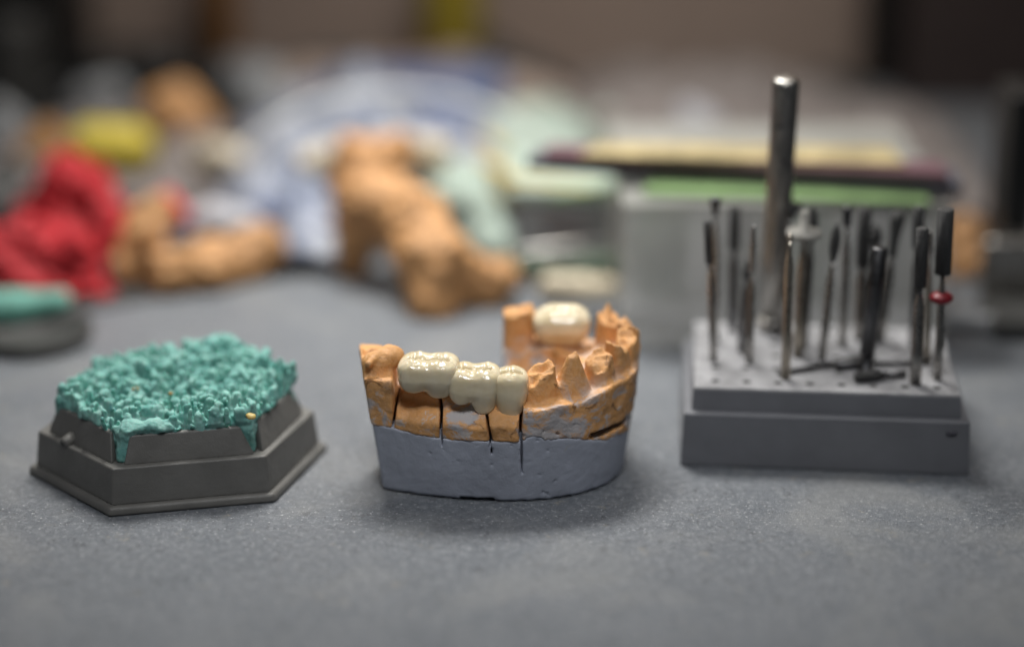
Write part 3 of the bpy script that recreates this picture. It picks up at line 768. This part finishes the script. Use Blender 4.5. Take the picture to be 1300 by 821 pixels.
# crumpled film bag
def film(name, label, cat, px0, px1, ybase, depth, hgt, mat, seed=0, lean=0, group=None):
    a, b = A(px0, 200, ybase), A(px1, 200, ybase)
    n, m = 70, 50; V = []; Fc = []
    for i in range(n):
        for j in range(m):
            u, v = i/(n-1), j/(m-1)
            x = a[0]+(b[0]-a[0])*u; y = ybase+depth*v
            e = (math.sin(math.pi*u)**.5)*(math.sin(math.pi*min(1, .03+v*.97))**.5)
            V.append((x, y, e))
    V = np.array(V); nz = fbm(V[:, 0], V[:, 1], V[:, 0]*0, .45, 4, seed)
    rid = np.abs(fbm(V[:, 0], V[:, 1], V[:, 0]*0+3, .7, 3, seed+1))
    V[:, 2] = .06+V[:, 2]*hgt*(.75+.7*nz)+V[:, 2]*rid*.7
    V[:, 2] = np.maximum(V[:, 2], .06)
    for i in range(n-1):
        for j in range(m-1):
            k = i*m+j; Fc.append((k, k+m, k+m+1, k+1))
    o = mesh_obj(name, V, Fc, M[mat])
    s_ = o.modifiers.new('thick', 'SOLIDIFY'); s_.thickness = .0004; s_.offset = 1
    return tag(o, label, cat, group)
film('plastic_bag', 'crumpled blue white plastic bag in the middle of the clutter', 'plastic bag', 262, 650, 20.5, 12, 3.2, 'bag', 1)
film('plastic_bag', 'small crumpled grey white bag right behind the orange brown model', 'plastic bag', 325, 455, 15.2, 6, 2.0, 'bag', 4)
film('mint_film', 'pale mint crumpled film behind the yellow wax piece', 'plastic film', 600, 775, 24, 8, 2.4, 'palemint', 3)
film('grey_cloth', 'crumpled light grey cloth at the back behind the burs', 'cloth', 700, 1140, 26, 12, 2.4, 'taupe', 6)
film('grey_cloth', 'crumpled grey cloth behind the bottles and the olive yellow jar', 'cloth', 300, 760, 33.5, 5, 2.0, 'wall', 9)
film('paper_towel', 'crumpled pale paper towel right of the frosted box', 'paper towel', 1080, 1290, 20, 12, 2.2, 'taupe', 8)
film('paper_towel', 'crumpled pale paper towel under the far left clutter', 'paper towel', -80, 300, 22, 10, 1.6, 'taupe', 5)
# pale hoop put in place of the highlight arc over the bag
hoop = [A(px, py, y) for px, py, y in ((272, 225, 20), (300, 190, 21), (350, 150, 22.5), (410, 122, 23.5), (480, 111, 24), (560, 115, 24), (620, 133, 23.5), (670, 163, 22.5), (705, 200, 21.5))]
V = []; Fc = []
for i, p in enumerate(hoop):
    V += [p+np.array((0, -.25, 0)), p+np.array((0, .25, .10)), p+np.array((0, .25, 0)), p+np.array((0, -.25, -.10))]
for i in range(len(hoop)-1):
    for k in range(4): Fc.append((i*4+k, i*4+(k+1) % 4, (i+1)*4+(k+1) % 4, (i+1)*4+k))
Fc += [(3, 2, 1, 0), tuple(len(V)-4+k for k in range(4))]
o = mesh_obj('highlight_arc', V, Fc, M['frost']); sb = o.modifiers.new('sub', 'SUBSURF'); sb.levels = sb.render_levels = 2
tag(o, 'pale curved hoop standing in for the highlight over the blue white bag', 'strap')
q0, q1 = A(420, 150, 31), A(640, 150, 31)
tag(bevel(mesh_obj('blue_box', *box(q0[0], q1[0], 31, 34, .02, A(500, 104, 31)[2], .05), M['navy']), .3), 'dull blue carton behind the plastic bag', 'carton')

def stick(name, label, cat, a, b, ya, yb, rpx, mat, group=None):
    p, q = A(*a, ya), A(*b, yb); r = rpx*cmpp(ya); p[2] = max(p[2], r+.02); q[2] = max(q[2], r+.02); L = float(np.linalg.norm(q-p))
    V, Fc = lathe(p, q, [(0, r*.6), (.1, r), (L*.6, r), (L*.65, r*.8), (L-.1, r*.7), (L, r*.3)], 18)
    return tag(mesh_obj(name, V, Fc, M[mat]), label, cat, group)
stick('metal_tube', 'pale grey tube leaning across the front of the plastic bag', 'tube', (300, 215), (410, 165), 22, 27, 7, 'white')
stick('brush_handle', 'dark blue brush handle lying left of the orange arch model', 'brush', (350, 265), (425, 290), 17, 16, 6, 'navy')
stick('brush_handle', 'thin black handle lying behind the red impressions', 'brush', (150, 235), (330, 165), 23, 28, 5, 'black')
stick('wax_stick', 'thin yellow wax stick lying on the grey container', 'wax stick', (640, 228), (760, 240), 17, 16.5, 6, 'yellowwax')
blob('plaster_scrap', 'cream plaster scrap leaning on the round orange model', 'plaster scrap', [(262, 195, 24, 18), (300, 205, 23, 16)], 'cream', 'small scraps in the clutter', seed=9)
blob('plaster_scrap', 'dusky pink scrap between the orange model and the pale bag', 'plaster scrap', [(392, 205, 20, 14), (415, 195, 21, 16)], 'cream', 'small scraps in the clutter', seed=11)
blob('plaster_scrap', 'pale lilac plaster crumb under the arch shaped orange model', 'plaster scrap', [(500, 345, 16.5, 16), (515, 350, 16, 14)], 'white', 'small scraps in the clutter', seed=12)
blob('plaster_scrap', 'small dull green scrap above the maroon strip', 'plaster scrap', [(735, 165, 29, 12), (752, 172, 28, 14)], 'darkgreen', 'small scraps in the clutter', seed=13)
blob('plaster_scrap', 'rounded whitish lump on the taupe cloth above the cream card', 'plaster scrap', [(880, 150, 27, 20), (895, 160, 26.5, 22)], 'white', 'small scraps in the clutter', seed=14)
blob('plaster_scrap', 'yellowish scrap between the blue white bag and the yellow wax', 'plaster scrap', [(600, 180, 26, 14), (625, 190, 25, 14)], 'yellowwax', 'small scraps in the clutter', seed=15)
blob('plaster_scrap', 'dark grey lump in front of the far left grey plaster', 'plaster scrap', [(8, 225, 21, 24), (-10, 260, 20, 22)], 'charcoal', 'small scraps in the clutter', seed=16)
stick('glass_tube', 'pale tube pointing away between the cream lump and the yellow wax', 'tube', (575, 215), (650, 130), 23, 30, 6, 'frost')
stick('metal_tube', 'grey tube lying in front of the grey container', 'tube', (655, 322), (775, 308), 15.8, 16.1, 5, 'steel')
stick('wax_stick', 'pale green stick lying in front of the maroon strip left end', 'wax stick', (700, 250), (790, 236), 15.5, 15.5, 5, 'green')
blob('paper_scrap', 'folded pale blue paper scrap left of the orange arch model', 'paper scrap', [(395, 300, 18.5, 20), (405, 330, 18, 18)], 'bag', 'small scraps in the clutter', seed=31)
blob('paper_scrap', 'dark blue paper scrap above the long low orange model', 'paper scrap', [(330, 275, 20, 14), (385, 262, 21, 14)], 'navy', 'small scraps in the clutter', seed=32)
blob('paper_scrap', 'grey blue paper scrap behind the pink red silicone scrap', 'paper scrap', [(300, 235, 23, 14), (335, 245, 22, 14)], 'grey', 'small scraps in the clutter', seed=33)
blob('paper_scrap', 'pale mint scrap at the right of the small dull green scrap', 'paper scrap', [(770, 150, 29, 14), (800, 165, 28, 12)], 'palemint', 'small scraps in the clutter', seed=34)
blob('paper_scrap', 'dull blue scrap on the bag under the highlight arc', 'paper scrap', [(545, 158, 25.5, 14), (590, 165, 25.5, 14)], 'navy', 'small scraps in the clutter', seed=35)
# dark things along the wall
def uprt(name, label, cat, px0, px1, pytop, y, depth, mat, bev=.3, pybot=None):
    a, b = A(px0, 100, y), A(px1, 100, y); zt_ = A(px0, pytop, y)[2]; zb_ = .02 if pybot is None else A(px0, pybot, y)[2]
    return tag(bevel(mesh_obj(name, *box(a[0], b[0], y, y+depth, zb_, zt_), M[mat]), bev), label, cat)
uprt('black_cabinet', 'black upright equipment case in the far left corner', 'equipment', -60, 92, -120, 34.5, 5, 'black')
uprt('grey_motor_unit', 'charcoal grey motor unit in front of the black equipment case', 'equipment', -20, 48, 25, 32, 2.2, 'charcoal', .6)
def bottle(label, px, w, pybot, pytop, mat):
    g = G(px, pybot); y = g[1]; r = w/2*cmpp(y); hh = A(px, pytop, y)[2]
    t = thing('bottle', label, 'bottle', g, 'bottles against the wall')
    V, Fc = lathe(g+np.array((0, 0, .02)), g+np.array((0, 0, 1.)), [(0, r*.9), (.2, r), (hh*.7, r), (hh*.8, r*.8), (hh*.86, r*.45), (hh*.95, r*.42)], 28); mesh_obj('glass_body', V, Fc, M[mat], t)
    V, Fc = lathe(g+np.array((0, 0, hh*.95+.02)), g+np.array((0, 0, hh+9)), [(0, r*.5), (hh*.12, r*.5)], 24); mesh_obj('cap', V, Fc, M['black'], t)
bottle('dark amber bottle against the wall at the upper left', 285, 44, 116, -110, 'amber')
bottle('olive yellow bottle against the wall above the plastic bag', 575, 78, 118, -90, 'olive')
bottle('small rusty brown bottle beside the olive yellow bottle', 543, 26, 120, 20, 'amber')
blob('shadow_lump', 'black soft lump standing in for shadow at the foot of the wall', 'shadow', [(625, 66, 36, 14), (665, 100, 35.5, 24), (715, 120, 35, 20)], 'black', seed=3, amp=.3, h=.12)  # black shape put where the foot of the wall lies in shadow
blob('dark_pouch', 'charcoal bundle between the orange model and the amber bottle', 'bundle', [(110, 85, 36.5, 30), (170, 90, 36.5, 30), (250, 105, 36, 26), (296, 145, 32, 20)], 'black', seed=4, amp=.4, h=.12)
blob('grey_lump', 'pale grey plaster lump behind the yellow piece', 'plaster model', [(120, 130, 31, 24), (145, 125, 31, 24)], 'grey', 'pale plaster models in the clutter', seed=5, h=.12)
blob('grey_lump', 'light grey plaster lump at the far left edge', 'plaster model', [(0, 150, 28, 26), (15, 180, 27.5, 26)], 'grey', 'pale plaster models in the clutter', seed=6, h=.12)
blob('grey_film_lump', 'grey cloth bundle with a rounded top left of the plastic bag', 'bundle', [(300, 105, 35, 30), (330, 110, 34, 34), (350, 140, 33, 34)], 'grey', seed=7, h=.12)
uprt('dark_post', 'dark upright post against the wall above the burs', 'post', 1098, 1136, -120, 38, 1.5, 'black', .2, 96)
uprt('brown_cupboard', 'dark brown cupboard side at the upper right', 'cupboard', 1150, 1500, -150, 36, 3.9, 'cupboard', .2, 165)
blob('dark_lump', 'black soft lump at the far left between the grey plaster lumps', 'bundle', [(70, 125, 33, 22), (95, 150, 32, 18)], 'black', seed=21, h=.12)
blob('dark_lump', 'long charcoal bundle at the foot of the wall behind the blue carton', 'bundle', [(360, 92, 37, 16), (450, 88, 37, 18), (520, 95, 37, 16)], 'charcoal', seed=22, h=.12)
blob('dark_lump', 'dark grey soft bundle right of the steel rod at the foot of the wall', 'bundle', [(1050, 110, 36.5, 22), (1080, 125, 36, 20)], 'charcoal', seed=23, h=.12)
# right edge equipment
uprt('black_holder_post', 'black upright holder at the right edge of the table', 'holder', 1288, 1330, 120, 13, 2, 'black', .15)
eq = thing('metal_holder', 'grey metal instrument holder at the right edge with a horizontal rail', 'holder', A(1280, 420, 11))
a, b = A(1252, 330, 12), A(1360, 330, 12)
bevel(mesh_obj('bracket', *box(a[0], b[0], 12, 12.9, .02, A(1252, 305, 12)[2]), M['steel'], eq), .2)
g0, g1 = A(1196, 408, 10.5), A(1420, 412, 10.5)
mesh_obj('rail', *lathe(g0, g1, [(0, .18), (.04, .24), (4.9, .24)], 24), M['grey'], eq)
a, b = A(1262, 430, 9.8), A(1400, 430, 9.8)
bevel(mesh_obj('foot', *box(a[0], b[0], 9.8, 11.9, .02, .55), M['charcoal'], eq), .12)
blob('grey_jar', 'greenish grey blurred jar right of the frosted box', 'jar', [(1150, 290, 21, 40), (1170, 330, 20.5, 44)], 'grey', seed=2, h=.12, amp=.05)

# ================================================================== LIGHT
def area(name, loc, target, size, power, color=(1, 1, 1), sy=None, spread=180):
    l = bpy.data.lights.new(name, 'AREA'); l.energy = power; l.color = color; l.shape = 'RECTANGLE'
    l.size = size*S; l.size_y = (sy or size)*S; l.spread = R(spread)
    o = bpy.data.objects.new(name, l); COL.objects.link(o)
    from mathutils import Vector
    o.location = [v*S for v in loc]; d = Vector(target)-Vector(loc); o.rotation_euler = d.to_track_quat('-Z', 'Y').to_euler()
area('bench_lamp', (-4, 20, 36), (-2, 11, 0), 16, .72, (1, .98, .94), 9, 92)
area('front_fill', (2, -30, 62), (0, 3, 0), 16, .10, (.97, .98, 1), None, 34)  # unseen fill added high in front to brighten the front faces
area('wall_fill', (10, 14, 48), (0, 40, 12), 20, .62, (1, .94, .87), None, 120)  # unseen fill added only to brighten the back wall
w = bpy.data.worlds.new('World'); bpy.context.scene.world = w; w.use_nodes = True
w.node_tree.nodes['Background'].inputs[0].default_value = (.86, .90, 1, 1); w.node_tree.nodes['Background'].inputs[1].default_value = .05

# ================================================================== CAMERA
cd = bpy.data.cameras.new('camera'); cam = bpy.data.objects.new('camera', cd); COL.objects.link(cam)
cam.location = (0, Y0*S, H*S); cam.rotation_euler = (R(90)-P, 0, 0)
cd.sensor_width = 36; cd.lens = 72; cd.shift_y = -(410.5-366)/1300
cd.clip_start = .01; cd.clip_end = 20
cd.dof.use_dof = True
fp = A(600, 500, .0)
cd.dof.focus_distance = ((fp[1]-Y0)*cs-(fp[2]-H)*sn)*S
cd.dof.aperture_fstop = 2.8; cd.dof.aperture_blades = 0
sc = bpy.context.scene; sc.camera = cam
sc.view_settings.view_transform = 'Standard'; sc.view_settings.look = 'None'; sc.view_settings.exposure = -.14; sc.view_settings.gamma = 1
sc.cycles.use_denoising = True
